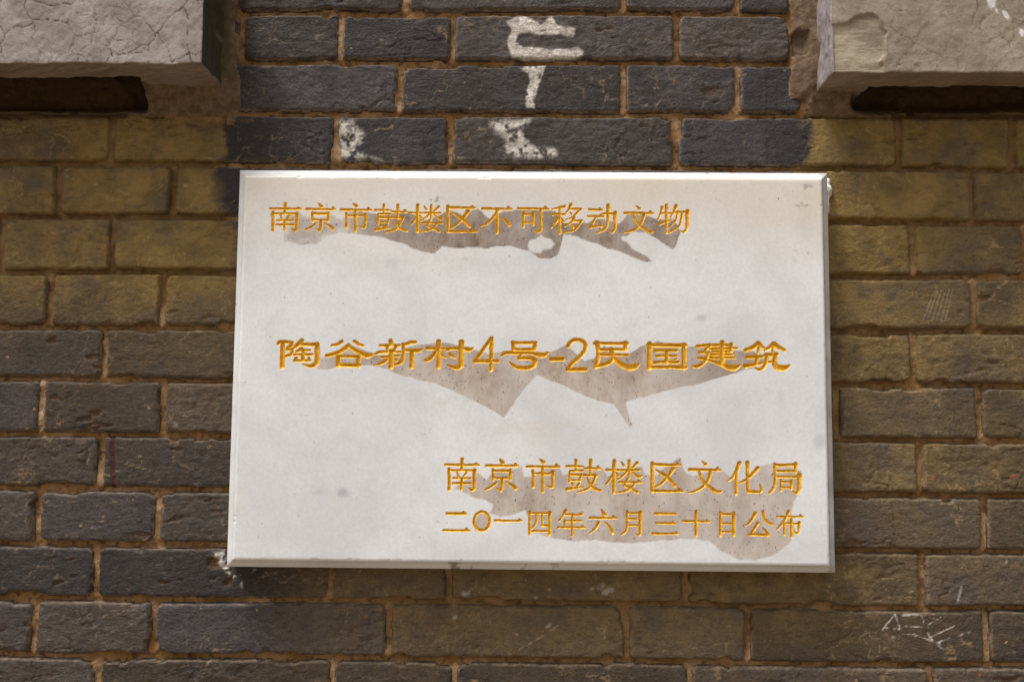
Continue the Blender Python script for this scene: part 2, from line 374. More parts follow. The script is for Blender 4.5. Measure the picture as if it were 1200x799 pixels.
    if sel.any():
        x, z = PXs[sel], PYs[sel]; P = np.zeros(x.shape); Rr = np.zeros(x.shape)
        ns = 5*fbm(X[sel], Z[sel], 0.012, 4, 81); nf = fbm(X[sel], Z[sel], 0.005, 3, 82); ng = fbm(X[sel], Z[sel], 0.0032, 2, 84)
        for pts, thr in ((o([(575,75),(640,58),(690,75),(700,88),(740,62),(755,90),(820,105),(815,130),(740,125),(650,122),(625,125),(615,150),(640,168),(700,170),(780,180),(830,165),(855,180),(850,200),(800,212),(720,215),(600,205),(585,170),(580,140),(595,110)],400,0), 0.9),
                         (o([(625,240),(660,235),(725,225),(705,270),(692,300),(682,340),(680,380),(650,380),(650,340),(665,290),(658,260)],400,0), 0.35),
                         (o([(515,420),(560,412),(680,408),(665,440),(640,460),(660,490),(690,515),(770,520),(775,560),(700,565),(560,565),(550,530),(575,500),(520,460)],400,0), 0.22),
                         (o([(0,420),(40,420),(90,460),(90,500),(60,530),(150,560),(210,560),(200,570),(100,572),(-15,560),(-15,430)],400,0), 0.15)):
            sd = poly_sdf(x, z, pts) + 0.5*ns - 0.35
            if thr < 0.3: sd = sd+2.2*fbm(X[sel], Z[sel], 0.004, 3, 86)
            P = np.maximum(P, (1-sstep(-2.0 if thr > 0.3 else -9.0, 0.9, sd))*sstep(-thr-0.25, -thr+0.35, nf+0.3*ng)*(0.80+0.2*ng))
        hz = poly_sdf(x, z, o([(1040,440),(1172,415),(1172,570),(1000,565)],0,0))+2*ns
        P = np.maximum(P, 0.34*(1-sstep(-60, 3, hz))*sstep(-0.5, 0.5, ng))
        q = 2.9925
        sd = poly_sdf(x, z, o([(745,345),(785,340),(798,392),(850,440),(852,468),(805,425),(765,385)],0,532,q))+0.5*ns
        P = np.maximum(P, (1-sstep(-3, 1.5, sd))*sstep(-0.15, 0.25, ng+0.5*sstep(665, 645, z))*0.9)
        sd = poly_sdf(x, z, o([(883,398),(906,402),(895,432),(885,425)],0,532,q))+0.4*ns
        P = np.maximum(P, (1-sstep(-1.5, 1, sd))*sstep(-0.2, 0.2, nf)*0.7)
        for pts in ([(700,615),(745,560),(762,612),(705,608)], [(770,565),(835,560),(865,640),(912,684)], [(780,602),(862,608)], [(868,642),(952,602)], [(885,662),(1010,622)], [(735,642),(800,628),(905,665)], [(845,606),(905,572)]):
            P = np.maximum(P, 0.75*(1-sstep(0.5, 1.3, line_dist(x, z, o(pts,800,532,q))+0.15*ns))*sstep(-0.35, 0.25, nf))
        for k in range(6):
            P = np.maximum(P, 0.22*(1-sstep(0.3, 1.0, line_dist(x, z, [(1082+5*k, 374+k-3*(k % 2)), (1094+4.4*k, 342-(k % 3)*2)])+.1*ns)))
        for pts in ([(590,700),(650,670),(745,610),(760,598)], [(800,555),(870,605),(985,620)], [(920,620),(925,645)]):
            P = np.maximum(P, 0.22*(1-sstep(0.4, 1.2, line_dist(x, z, o(pts,400,532,q))+.15*ns))*sstep(-0.3, 0.2, nf))
        P = np.maximum(P, 0.35*(1-sstep(0.8, 1.8, line_dist(x, z, [(1122, 703), (1126, 687)]))))
        for cx_, cy_, r_ in ((712, 693, 5), (704, 687, 3.5), (694, 689, 2), (546, 694, 2), (625, 702, 2), (535, 722, 1.6), (1180, 658, 1.6), (642, 733, 2)):
            P = np.maximum(P, 0.40*(1-sstep(r_-1.5, r_+1.5, np.hypot((x-cx_)*0.8+(z-cy_)*0.3, z-cy_)+.7*ns+1.0*nf))*sstep(-0.6, 0.1, ng))
        paint[sel] = P
    sel = (PXs > 100) & (PXs < 150) & (PYs > 505) & (PYs < 575)
    if sel.any():
        red[sel] = 0.85*(1-sstep(2.6, 3.8, line_dist(PXs[sel], PYs[sel], [(131, 514), (133, 569)])+1.2*fbm(X[sel], Z[sel], 0.008, 3, 83)))
    orange = np.zeros(X.shape)
    for cx_, cy_, r_ in ((1187, 558, 4.2), (1096, 255, 1.5), (1093, 560, 3.0), (429, 722, 2.2), (1148, 790, 2.5)):
        orange = np.maximum(orange, 0.8*(1-sstep(r_-1.2, r_+1.0, np.hypot(PXs-cx_, PYs-cy_)+0.25*n2)))
    paint = paint*np.where(isb, 1, 0.35)
    H = H - 0.0003*paint
    return H, isb, dict(dust=dust, tone=tone, edge=edge, sill_shade=sill_shade, moss_or_light=moss_or_light, paint=paint, red=red, orange=orange, scar=np.clip(gou, 0, 1), line=line, hue=rt2, plaster=np.clip(pl, 0, 1), crest=np.clip(0.15*headj + (0.0062-mort_h)/0.006 + 0.25*fbm(X, Z, 0.02, 3, 54), 0, 1))

wall = thing('brick_wall', 'old grey brick wall with orange mortar joints and white paint splashes behind the plaque', 'wall', (0, 0, 0)); wall['kind'] = 'thing'
parts_b, parts_m, off = [], [], 0
allco, allattr = [], {}
ZC = EYE[2]
XA, XB, ZA, ZB = -0.612, 0.576, ZC-0.288, ZC+0.492
def span(a, b, s): return np.linspace(a, b, max(2, int(round((b-a)/s))+1))
patches = [(span(XA, XB, 0.0012), span(ZA, ZB, 0.0012)), (span(-1.3, XA, 0.003), span(ZA, ZB, 0.003)), (span(XB, 1.3, 0.003), span(ZA, ZB, 0.003)),
           (span(-2.3, -1.3, 0.009), span(ZA, ZB, 0.006)), (span(1.3, 2.3, 0.009), span(ZA, ZB, 0.006)),
           (span(-2.3, 2.3, 0.009), span(0, ZA, 0.008)), (span(-2.3, 2.3, 0.009), span(ZB, 3.0, 0.008))]
for xs, zs in patches:
    X, Z = np.meshgrid(xs, zs)
    H, isb, A = wall_fields(X, Z)
    co = np.stack([X.ravel(), H.ravel(), Z.ravel()], 1)
    q = grid_quads(len(zs), len(xs)) + off
    fb = isb.ravel()[q-off].sum(1) >= 2
    parts_b.append(q[fb]); parts_m.append(q[~fb]); allco.append(co); off += len(co)
    for k, v in A.items(): allattr.setdefault(k, []).append(v.ravel())
allco = np.concatenate(allco); allattr = {k: np.concatenate(v) for k, v in allattr.items()}
link_mesh('brickwork', allco, np.concatenate(parts_b), M_BRICK, wall, {k: allattr[k] for k in ('dust', 'tone', 'edge', 'sill_shade', 'moss_or_light', 'paint', 'red', 'scar', 'line', 'hue', 'orange')})
link_mesh('mortar', allco, np.concatenate(parts_m), M_MORTAR, wall, {k: allattr[k] for k in ('dust', 'sill_shade', 'moss_or_light', 'paint', 'plaster', 'crest')})
# the wall's thickness behind its face
def plain_box(bm, x0, x1, y0, y1, z0, z1):
    v = [bm.verts.new((x, y, z)) for x in (x0, x1) for y in (y0, y1) for z in (z0, z1)]
    for f in ((0, 1, 3, 2), (4, 6, 7, 5), (0, 4, 5, 1), (2, 3, 7, 6), (0, 2, 6, 4), (1, 5, 7, 3)): bm.faces.new([v[i] for i in f])
bm = bmesh.new(); plain_box(bm, -2.3, 2.3, 0.085, 0.36, 0, 3.0); bm.normal_update()
me = bpy.data.meshes.new('wall_core'); bm.to_mesh(me); bm.free(); me.materials.append(M_MORTAR)
core = bpy.data.objects.new('wall_core', me); C.objects.link(core); core.parent = wall

# ------------------------------------------------------------------ window sills
def rbox(lo, hi, res, r):
    """surface of a rounded box as grids: list of (coords, nrows, ncols), outward order"""
    lo = np.array(lo); hi = np.array(hi); out = []
    for ax in range(3):
        u, v = [(1, 2), (2, 0), (0, 1)][ax]
        a = span(lo[u], hi[u], res); b = span(lo[v], hi[v], res)
        for side in (0, 1):
            A, B = np.meshgrid(a, b)
            P = np.zeros((A.size, 3)); P[:, u] = A.ravel(); P[:, v] = B.ravel(); P[:, ax] = (lo, hi)[side][ax]
            q = grid_quads(len(b), len(a))
            if not side: q = q[:, ::-1]
            inner = np.clip(P, lo+r, hi-r); d = P-inner; L = np.linalg.norm(d, axis=1, keepdims=True)
            out.append((inner + d/np.maximum(L, 1e-9)*r, d/np.maximum(L, 1e-9), q))
    return out
def make_sill(name, label, x_end, x_far, z0, depth, mat, end_block, seed, left):
    root = thing(name, label, 'window sill', ((x_end+x_far)/2, 0, z0)); root['kind'] = 'thing'; root['group'] = 'window sills above the plaque'
    xl, xr = min(x_end, x_far), max(x_end, x_far)
    lip = depth-0.040; top = z0+0.125
    e0, e1 = min(x_end, end_block), max(x_end, end_block)
    boxes = [((xl, -depth, z0), (xr, -lip, top), 0.0011, 0.0020), ((xl+(0.0 if left else 0.0006), -lip-0.006, z0+0.045), (xr-(0.0006 if left else 0.0), 0.03, top-0.002), 0.006, 0.002),
             ((e0+(0 if left else 0.0006), -lip-0.006, z0+0.0012), (e1-(0.0006 if left else 0), 0.03, z0+0.046), 0.0025, 0.001)]
    co, qs, nn, off = [], [], [], 0
    for lo, hi, res, r in boxes:
        for P, N, q in rbox(lo, hi, res, r):
            co.append(P); nn.append(N); qs.append(q+off); off += len(P)
    P = np.concatenate(co); N = np.concatenate(nn); Q = np.concatenate(qs)
    X, Y, Z = P.T
    PXs, PYs = to_px(X, Z, -depth)
    front = sstep(0.6, 0.95, -N[:, 1])
    wx = X+0.016*fbm(X, Z, 0.045, 4, seed); wz = Z+0.016*fbm(X, Z, 0.045, 4, seed+1)
    e1_, _ = voro(wx, wz, 0.034 if left else 0.026, seed+2); e2_, _ = voro(wx+.3, wz, 0.016, seed+3)
    sel = sstep(-0.3, 0.3, fbm(X, Z, 0.06, 2, seed+4))
    c1 = (1-sstep(0.006, 0.030, e1_))*(0.35+0.65*sel)*(1.0 if left else 0.8)
    c2 = (1-sstep(0.008, 0.05, e2_))*sstep(-0.1, 0.4, fbm(X, Z, 0.05, 2, seed+5))*(0.6 if left else 0.3)
    crack = np.maximum(c1, c2)*front*(0.65+0.35*sstep(-0.3, 0.4, fbm(X, Z, 0.012, 3, seed+11)))
    peel = np.zeros(len(X)); paint = np.zeros(len(X))
    if not left:
        pts = [(974, 29), (990, 28), (998, 24), (1008, 18), (1022, 16), (1030, 23), (1034, 32), (1038, 36), (1037, 52), (1036, 65), (1030, 72), (1035, 76), (1033, 90), (974, 90)]
        sd = poly_sdf(PXs, PYs, pts)+1.6*fbm(X, Z, 0.008, 3, seed+8)
        peel = (1-sstep(-0.5, 0.8, sd))*sstep(0.3, 0.8, -N[:, 1])
        for cx_, cy_, r_ in ((1162, 5, 5), (1180, 18, 3.5), (1198, 38, 3)):
            paint = np.maximum(paint, front*0.75*(1-sstep(-1, 1, np.hypot((PXs-cx_)*1.0-0.4*(PYs-cy_), (PYs-cy_)*0.6)-r_+4*fbm(X, Z, .006, 3, 99))))
    rough = 0.0007*fbm(X+Y, Z+0.7*Y, 0.03, 4, seed+6)+0.0005*fbm(X+Y, Z-Y, 0.006, 3, seed+7)
    bed = 0.0025*fbm(X+1.3*Y, Z+Y, 0.018, 4, seed+9)*(1-front)
    disp = rough + bed - 0.0009*crack*(1-peel) - 0.0030*peel
    scr = 1-sstep(0.3, 0.8, np.abs(N[:, 1]))          # keeps buried joints flush
    P = P + N*disp[:, None]
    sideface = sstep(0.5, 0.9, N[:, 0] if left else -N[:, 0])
    moss_or_light = sideface*(0.95 if left else 0.75)  # moss on the left sill's end; painted side light on the right one's
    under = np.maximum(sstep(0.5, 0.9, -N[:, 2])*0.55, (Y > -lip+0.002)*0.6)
    if not left: moss_or_light = moss_or_light*1.0
    link_mesh('sill_block', P, Q, mat, root, dict(crack=crack*(1-peel), peel=peel, paint=paint, moss_or_light=moss_or_light, under=under*(1-sideface)))
    return root
# depth from the end's front and back corners in the photo
def sill_from(front, back):
    best = min(((abs(float(at(*front, -p)[0])-float(at(*back)[0])) + abs(float(at(*front, -p)[1])-float(at(*back)[1])), p) for p in np.arange(0.04, 0.12, 0.0005)))
    p = best[1]; x, z = at(*front, -p); return float(x), float(z), p
xL, zL, pL = sill_from((237, 75), (266, 107)); xR, zR, pR = sill_from((976, 85), (944, 112))
print('sills', xL, zL, pL, xR, zR, pR)
make_sill('window_sill', 'cracked mauve cement window sill at upper left with mossy dark end', xL, -1.75, zL, pL, M_SILL_A, float(at(170, 100, -0.02)[0]), 200, True)
make_sill('window_sill', 'buff cement window sill at upper right with peeled patch near its end', xR, 1.75, zR, pR, M_SILL_B, float(at(1016, 100, -0.02)[0]), 300, False)

# ------------------------------------------------------------------ the marble plaque
# brush strokes of each character: "x,y,width ..." in a square traced from the photo
G = {
'南': ("35,150,48 655,155,42|600,132,50 645,152,30|345,45,66 340,235,58|100,225,50 103,380,56 100,620,58|110,255,42 580,258,42|580,250,70 575,380,62 572,600,60|572,600,60 530,630,50 470,590,20|250,280,30 280,375,45|430,295,40 375,365,30|185,400,40 500,402,42|175,498,48 505,498,44|335,400,50 330,610,52"),
'京': ("335,50,30 385,110,75|80,165,55 670,172,40|625,138,55 660,165,30|205,240,50 210,420,55|205,262,50 535,265,50|530,250,60 530,420,55|215,398,40 530,398,40|375,400,55 375,570,60 345,635,50|345,625,40 270,595,22|260,490,50 170,560,42 60,615,28|445,475,20 560,530,55 620,590,70"),
'市': ("335,55,30 395,105,75|90,185,52 700,192,40|640,155,55 680,185,30|385,190,58 383,650,58|200,265,55 208,400,55 205,560,65|210,315,45 590,315,45|575,285,70 575,540,55|575,540,55 545,575,45 460,540,20"),
'鼓': ("65,175,48 375,180,38|240,65,55 238,240,45|130,262,40 365,258,45|125,300,50 125,470,50|130,340,38 340,340,48|335,330,50 320,450,48|140,438,35 320,438,38|165,500,40 185,545,40|300,500,45 265,545,40|70,605,60 200,590,45 390,560,20|515,70,65 515,340,48|405,215,45 690,220,45|655,190,55 680,215,30|395,345,45 630,350,45|610,335,50 625,355,50|610,355,55 560,480,48 480,590,45 270,665,25|455,390,35 500,510,50 580,590,60 690,630,45"),
'楼': ("80,245,50 310,250,40|220,75,70 215,670,58|190,350,45 140,430,42 70,515,30|255,310,35 305,360,40|355,105,30 405,175,50|500,80,55 500,385,48|650,115,60 565,200,40|350,250,40 690,250,45|470,260,40 400,340,40 280,435,25|560,280,30 620,340,45 680,380,60 740,355,30|475,410,45 410,540,45|410,540,45 530,585,50 660,670,55|610,490,45 530,595,42 420,645,40 275,672,25|315,475,45 730,483,40|680,455,50 715,480,30"),
'区': ("150,145,60 680,155,40|625,125,55 665,150,30|150,120,65 150,640,68|150,640,55 715,645,45|660,610,60 700,640,30|540,225,80 440,380,55 330,490,45 215,570,30|215,240,20 340,320,55 450,400,70 570,540,60"),
'文': ("320,90,20 380,150,65|80,240,60 660,250,42|605,215,55 645,245,30|480,260,65 440,420,58 360,540,50 220,630,45 50,675,20|265,270,50 310,410,55 380,510,60 500,600,65 610,655,60 690,640,20"),
'化': ("265,120,80 215,250,65 140,380,45 55,455,25|207,270,55 205,690,60|415,110,75 420,400,62 425,650,60|425,655,55 650,660,50|650,660,50 675,625,45 645,520,20|610,215,75 500,330,55 400,420,50 255,495,20"),
'局': ("190,155,50 600,150,50|580,135,80 585,290,50|210,265,45 590,268,45|190,130,50 200,330,58 195,520,55 150,620,50 95,680,35|210,372,42 640,375,42|655,350,90 650,500,68 640,650,65|640,640,55 590,685,45 520,635,18|310,440,45 305,630,45|310,465,42 515,468,42|505,455,60 505,600,50|310,575,45 510,580,40"),
'不': ("100,205,58 700,215,40|635,180,58 680,208,30|430,230,60 340,360,50 220,490,50 50,578,25|400,240,58 395,700,65|490,385,22 590,460,60 660,545,75"),
'可': ("85,200,50 700,215,40|640,182,58 680,208,30|550,220,55 550,640,55|550,640,55 500,690,45 385,650,15|185,290,55 185,585,50|190,325,45 400,325,45|390,310,65 385,540,50|200,495,42 390,495,42"),
'移': ("330,160,60 240,185,45 75,215,25|80,322,42 350,325,38|230,185,48 225,710,58|200,370,50 150,480,45 55,600,25|265,410,35 320,475,45|465,120,70 420,220,48 360,300,25|440,215,40 670,215,45|670,215,50 570,320,45 480,390,35 360,435,25|450,290,30 480,325,40|530,400,60 470,490,45 335,580,25|510,460,40 690,455,45|690,455,45 600,590,45 480,670,40 310,708,20|475,530,30 510,595,45"),
'动': ("80,225,48 345,235,38|300,205,42 335,228,30|60,365,45 370,365,45|325,335,45 360,362,30|220,385,45 170,480,42 115,575,45|95,590,55 220,570,40 345,575,35|290,470,35 335,570,50|370,310,45 640,310,48|470,140,75 470,420,58 450,570,45 360,660,42 240,710,25|620,290,80 615,620,60|615,620,60 550,700,50 480,650,18"),
'物': ("140,180,60 110,310,42 60,435,28|130,300,40 330,300,35|235,135,65 235,700,58|95,525,55 220,470,38 345,430,20|430,150,75 390,270,50 320,390,25|400,275,45 680,275,48|670,260,85 660,600,58|660,600,58 600,690,42 510,660,15|460,290,40 430,440,42 300,590,20|560,290,45 520,520,45 430,620,40 280,715,18"),
'陶': ("65,200,50 120,170,60 330,180,50|150,180,75 150,320,80 140,630,85|310,180,55 310,230,60 240,290,45|240,310,40 320,330,55 300,400,50 200,440,40|510,145,75 430,220,60 340,300,35|480,215,50 800,220,68|795,215,85 795,520,85 740,600,70 650,625,55 535,590,20|500,290,50 410,350,35|480,325,40 660,325,40|350,405,38 700,405,38|530,320,55 530,510,55|400,470,50 370,520,40|365,520,42 660,520,42|640,470,40 650,520,40"),
'谷': ("345,165,60 270,215,50 155,235,30|585,155,55 660,215,55 755,235,25|470,230,60 380,310,65 250,375,65 60,425,55|470,230,60 560,310,60 700,380,75 820,430,90 920,400,30|275,450,75 275,610,75|250,440,45 680,445,50|650,450,75 650,615,75|260,605,65 670,605,65"),
'新': ("315,150,70 330,200,80|125,235,48 480,235,42|245,250,60 265,350,50|420,250,55 375,340,50|30,395,35 130,360,50 500,355,32|140,450,40 470,432,32|325,350,80 325,635,88|240,500,50 160,560,50 45,595,25|400,490,25 425,520,40|780,175,55 700,180,60 580,215,50|550,210,60 560,400,60 520,540,65 400,600,35|560,325,50 750,335,60 850,330,65 915,310,20|715,350,75 710,630,85"),
'村': ("75,290,55 410,295,42|290,165,80 285,640,75|250,340,55 180,430,60 100,500,70 35,510,40|320,400,45 420,465,28|425,345,25 500,295,55 680,295,45 850,315,75 935,285,25|715,180,98 710,600,85|710,610,85 620,655,70 460,610,20|490,390,30 530,420,60 595,470,20"),
'4': ("578,100,62 568,690,65|565,110,62 285,505,55|265,530,65 690,530,60"),
'号': ("255,175,55 270,310,65|250,185,55 690,185,50|670,190,70 660,310,65|260,310,50 660,310,50|45,430,30 130,375,60 400,380,50 600,380,45 800,420,90 925,370,25|410,390,60 370,480,58|370,480,55 560,475,60 660,510,80 660,590,80 590,640,70 450,660,70 300,630,60 200,555,20"),
'-': ("100,490,75 310,490,75"),
'2': ("415,255,60 440,190,60 520,135,62 610,130,65 700,170,65 740,250,65 710,350,65 600,470,62 470,590,62 400,690,60|400,685,65 745,685,65"),
'民': ("60,195,45 680,200,50|110,190,90 130,320,75 125,480,75 85,615,90|640,190,80 640,310,60|150,315,50 650,310,45|150,410,50 680,410,45|370,310,75 400,400,80 420,480,80|420,490,60 300,570,65 70,640,55|430,480,75 560,590,85 720,650,100 820,630,90 890,580,25"),
'国': ("165,205,80 160,650,85|140,225,60 490,232,60 840,235,70|810,225,80 805,655,80|150,645,60 500,640,50 840,650,65|265,330,48 670,330,48|295,435,40 660,430,40|250,560,48 360,545,48 700,550,48|490,330,70 490,550,70|610,505,20 665,490,30"),
'建': ("130,245,55 250,240,50 360,225,50|370,230,60 280,320,45|165,365,40 250,360,45 320,380,60 330,440,60 270,500,50|160,470,45 260,480,40|310,500,50 230,580,55 130,630,60 50,625,35|300,500,35 450,540,50 600,600,70 720,640,95 830,655,90 935,600,20|600,175,78 600,590,85|410,230,50 760,230,40|375,300,40 880,288,30|420,348,35 780,348,35|765,215,70 765,340,60|400,405,42 790,405,30|385,468,42 830,465,32"),
'筑': ("320,190,75 230,260,75 75,325,60|330,200,70 390,260,55 440,290,30|320,270,50 310,370,45|600,195,65 540,260,60 440,325,40|600,200,80 700,270,70 810,325,45|595,270,50 585,360,45|110,455,65 390,445,45|295,450,75 285,560,65|65,620,75 200,600,60 400,565,30|450,410,60 660,405,60|480,410,75 475,520,70 430,620,60 350,680,50 260,665,25|640,400,75 620,540,80 660,640,100 760,660,100 850,640,70 900,605,20|510,545,40 590,540,35"),
'二': ("155,190,65 590,192,60|545,160,50 580,185,30|80,582,58 680,590,48|612,552,60 655,585,30"),
'〇': ("975,150,65 1103,214,65 1158,370,66 1103,526,65 975,590,65 847,526,65 792,370,66 847,214,65 975,150,65"),
'一': ("88,354,58 705,362,45|650,330,58 690,358,30"),
'四': ("115,145,60 112,675,60|115,180,50 590,180,50|590,170,90 585,300,65 580,675,66|270,180,55 275,340,52 220,470,45 140,550,30|405,190,48 410,460,45|400,470,48 560,470,48|125,602,46 580,602,46"),
'年': ("240,120,82 180,240,50 80,360,35|210,215,52 630,215,48|585,185,45 615,208,30|215,355,50 605,360,45|220,350,60 215,480,50|60,512,52 690,520,45|640,488,52 675,515,30|395,215,58 392,700,56"),
'六': ("340,100,35 400,205,85 450,245,45|70,290,60 680,300,42|615,258,60 655,292,30|270,405,82 200,530,55 55,655,28|420,395,28 530,500,60 600,640,78"),
'月': ("220,140,55 220,480,55 180,610,50 80,695,28|220,180,50 520,180,50|525,160,82 525,660,66|525,665,60 490,690,45 405,650,18|225,318,45 520,318,45|225,465,45 520,465,45"),
'三': ("115,190,62 595,195,58|145,408,52 580,420,46|520,388,55 560,415,30|50,640,40 110,660,55 660,662,46|600,630,55 645,658,30"),
'十': ("375,140,72 375,705,68|68,370,58 690,382,46|625,350,55 670,378,30"),
'日': ("245,175,70 245,700,68|245,205,48 570,205,48|560,190,92 560,705,66|250,425,48 560,425,48|250,620,45 560,620,45"),
'公': ("345,185,85 280,310,70 200,410,55 100,480,25|520,145,68 550,280,60 620,380,65 740,440,60|410,415,82 320,550,60 245,660,45|200,680,62 640,690,58|520,530,25 600,610,60 635,695,78"),
'布': ("360,145,85 310,280,65 240,400,60 80,575,28|95,262,50 690,265,42|640,235,50 675,260,30|430,325,58 435,720,60|270,420,55 268,680,60|265,425,45 620,425,45|615,405,70 605,620,55|605,620,55 560,660,50 490,605,18"),
}
# where each character was traced: photo origin, photo pixels per 800-square
SRC = {}
for ch, ox in zip('南京市鼓楼区文化局', (520, 565, 612, 660, 706, 755, 803, 850, 896)): SRC[ch] = (ox, 535, 16.0)
for ch, ox in zip('不可移动物', (560, 603, 643, 686, 768)): SRC[ch] = (ox, 233, 17.78)
for ch, ox in zip('陶谷新村4号-2民国建筑', (322, 379, 438, 496, 540, 585, 640, 640, 693, 751, 809, 869)): SRC[ch] = (ox, 390, 16.0)
for ch, ox in zip('二〇一四年六月三十日公布', (516, 516, 576, 615, 651, 688, 724, 762, 797, 832, 868, 906)): SRC[ch] = (ox, 592, 20.0)
def strokes(ch):
    out = []
    for s in G[ch].split('|'):
        p = np.array([[float(v) for v in q.split(',')] for q in s.split()])
        if len(p) > 2:                                   # Catmull-Rom through the traced points
            closed = np.allclose(p[0], p[-1])
            e = np.vstack([p[-2] if closed else 2*p[0]-p[1], p, p[1] if closed else 2*p[-1]-p[-2]])
            t = np.linspace(0, 1, 6)[:, None]; r = []
            for i in range(1, len(e)-2):
                a, b, c, d = e[i-1:i+3]
                r.append(0.5*((2*b)+(c-a)*t+(2*a-5*b+4*c-d)*t**2+(3*b-a-3*c+d)*t**3)[:-1])
            p = np.vstack(r+[p[-1:]])
        out.append(p)
    return out
def ink_bbox(ch):
    q = np.vstack(strokes(ch)); return q[:, 0].min(), q[:, 0].max(), (q[:, 1]-q[:, 2]/2).min(), (q[:, 1]+q[:, 2]/2).max()
LINE1_BOX = {'南': (315.9, 352.6, 237.2, 271.9), '京': (357.9, 392.8, 238.1, 271.9), '市': (399.4, 435.2, 238.1, 272.3), '鼓': (439.6, 476.7, 238.8, 273),
             '楼': (481.1, 519.1, 238.8, 273), '区': (524.8, 558.8, 239.9, 273), '文': (730.6, 767, 241, 273.4)}
INSCR = {'title': [], 'name': [], 'bureau': [], 'date': []}
def placed(ch, box=None):
    """strokes in photo pixels"""
    ox, oy, k = SRC[ch]; res = []
    if box:
        a, b, c, d = ink_bbox(ch); sx = (box[1]-box[0])/(b-a); sy = (box[3]-box[2])/(d-c)
        for p in strokes(ch):
            res.append(np.stack([box[0]+(p[:, 0]-a)*sx, box[2]+(p[:, 1]-c)*sy, p[:, 2]*(sx+sy)/2*0.97], 1))
    else:
        for p in strokes(ch): res.append(np.stack([ox+p[:, 0]/k, oy+p[:, 1]/k, p[:, 2]/k], 1))
    return res
for ch in '南京市鼓楼区不可移动文物': INSCR['title'].append((ch, placed(ch, LINE1_BOX.get(ch))))
for ch in '陶谷新村4号-2民国建筑': INSCR['name'].append((ch, placed(ch)))
for ch in '南京市鼓楼区文化局': INSCR['bureau'].append((ch, placed(ch)))
for ch in '二〇一四年六月三十日公布': INSCR['date'].append((ch, placed(ch)))

TH = 0.034; CH = 0.0078                                  # slab thickness, chamfer
cor = np.array([[float(v) for v in at(px, py, -(TH-CH))] for px, py in ((281, 199), (970, 203), (979, 670), (265, 665))])
U0, U1 = cor[[0, 3], 0].mean(), cor[[1, 2], 0].mean(); V0, V1 = cor[[2, 3], 1].mean(), cor[[0, 1], 1].mean()
print('plaque', U1-U0, V1-V0)
plaque = thing('marble_plaque', 'white marble plaque with four lines of engraved gold Chinese characters and brown stains', 'plaque', ((U0+U1)/2, 0, V0))
def rows_between(py_top, py_bot, step):
    a = float(at(600, py_bot, -TH)[1]); b = float(at(600, py_top, -TH)[1]); return a, b, step
bands = [rows_between(233, 279, 0.00042), rows_between(391, 440, 0.00042), rows_between(533, 634, 0.00042)]
fu0, fu1, fv0, fv1 = U0+CH, U1-CH, V0+CH, V1-CH
us = np.concatenate([span(fu0, float(at(312, 500, -TH)[0]), 0.0012)[:-1], span(float(at(312, 500, -TH)[0]), float(at(946, 500, -TH)[0]), 0.00042)[:-1], span(float(at(946, 500, -TH)[0]), fu1, 0.0008)])
vs, cur = [], fv0
for a, b, s in sorted(bands):
    vs.append(span(cur, a, 0.0010)[:-1]); vs.append(span(a, b, s)[:-1]); cur = b
vs.append(span(cur, fv1, 0.0010)); vs = np.concatenate(vs)
X, Z = np.meshgrid(us, vs)
PXs, PYs = to_px(X, Z, -TH)
depth = np.zeros(X.shape); owner = np.zeros(X.shape, np.int8)
mm_px = 1.0/1190.0                                         # metres per photo pixel on the slab face
wobx = 0.35*fbm(X, Z, 0.004, 2, 400); wobz = 0.35*fbm(X, Z, 0.004, 2, 401)
for li, (nm, chars) in enumerate(INSCR.items()):
    dmax = 0.0028 if nm == 'name' else 0.0024
    for ch, st in chars:
        q = np.vstack(st); pad = 3
        c0 = np.searchsorted(PXs[len(vs)//2], q[:, 0].min()-pad-3); c1 = np.searchsorted(PXs[len(vs)//2], q[:, 0].max()+pad+3)
        colpy = PYs[:, (c0+c1)//2]; rr = np.nonzero((colpy > q[:, 1].min()-pad-3) & (colpy < q[:, 1].max()+pad+3))[0]
        sl = (slice(rr[0], rr[-1]+1), slice(c0, c1))
        x = PXs[sl]+wobx[sl]; z = PYs[sl]+wobz[sl]; sd = np.full(x.shape, 99.0); dp = np.zeros(x.shape)
        for p in st:
            s1 = np.full(x.shape, 99.0)
            for a, b in zip(p[:-1], p[1:]):
                e = b[:2]-a[:2]; L = e@e+1e-9
                t = np.clip(((x-a[0])*e[0]+(z-a[1])*e[1])/L, 0, 1)
                # blunt ends: distance measured with a squarer cap
                dx = np.abs(x-a[0]-t*e[0]); dz = np.abs(z-a[1]-t*e[1])
                dd = (dx**2.6+dz**2.6)**(1/2.6)
                s1 = np.minimum(s1, dd-(a[2]+t*(b[2]-a[2]))/2-(0.45 if nm == 'name' else 0.18))
            dp = np.maximum(dp, np.clip(-s1*mm_px*1.45, 0, dmax)); sd = np.minimum(sd, s1)
        ins = sd < 0
        depth[sl] = np.maximum(depth[sl], dp); owner[sl][ins] = li+1
depth = depth*(1+0.10*fbm(X, Z, 0.0025, 2, 402))
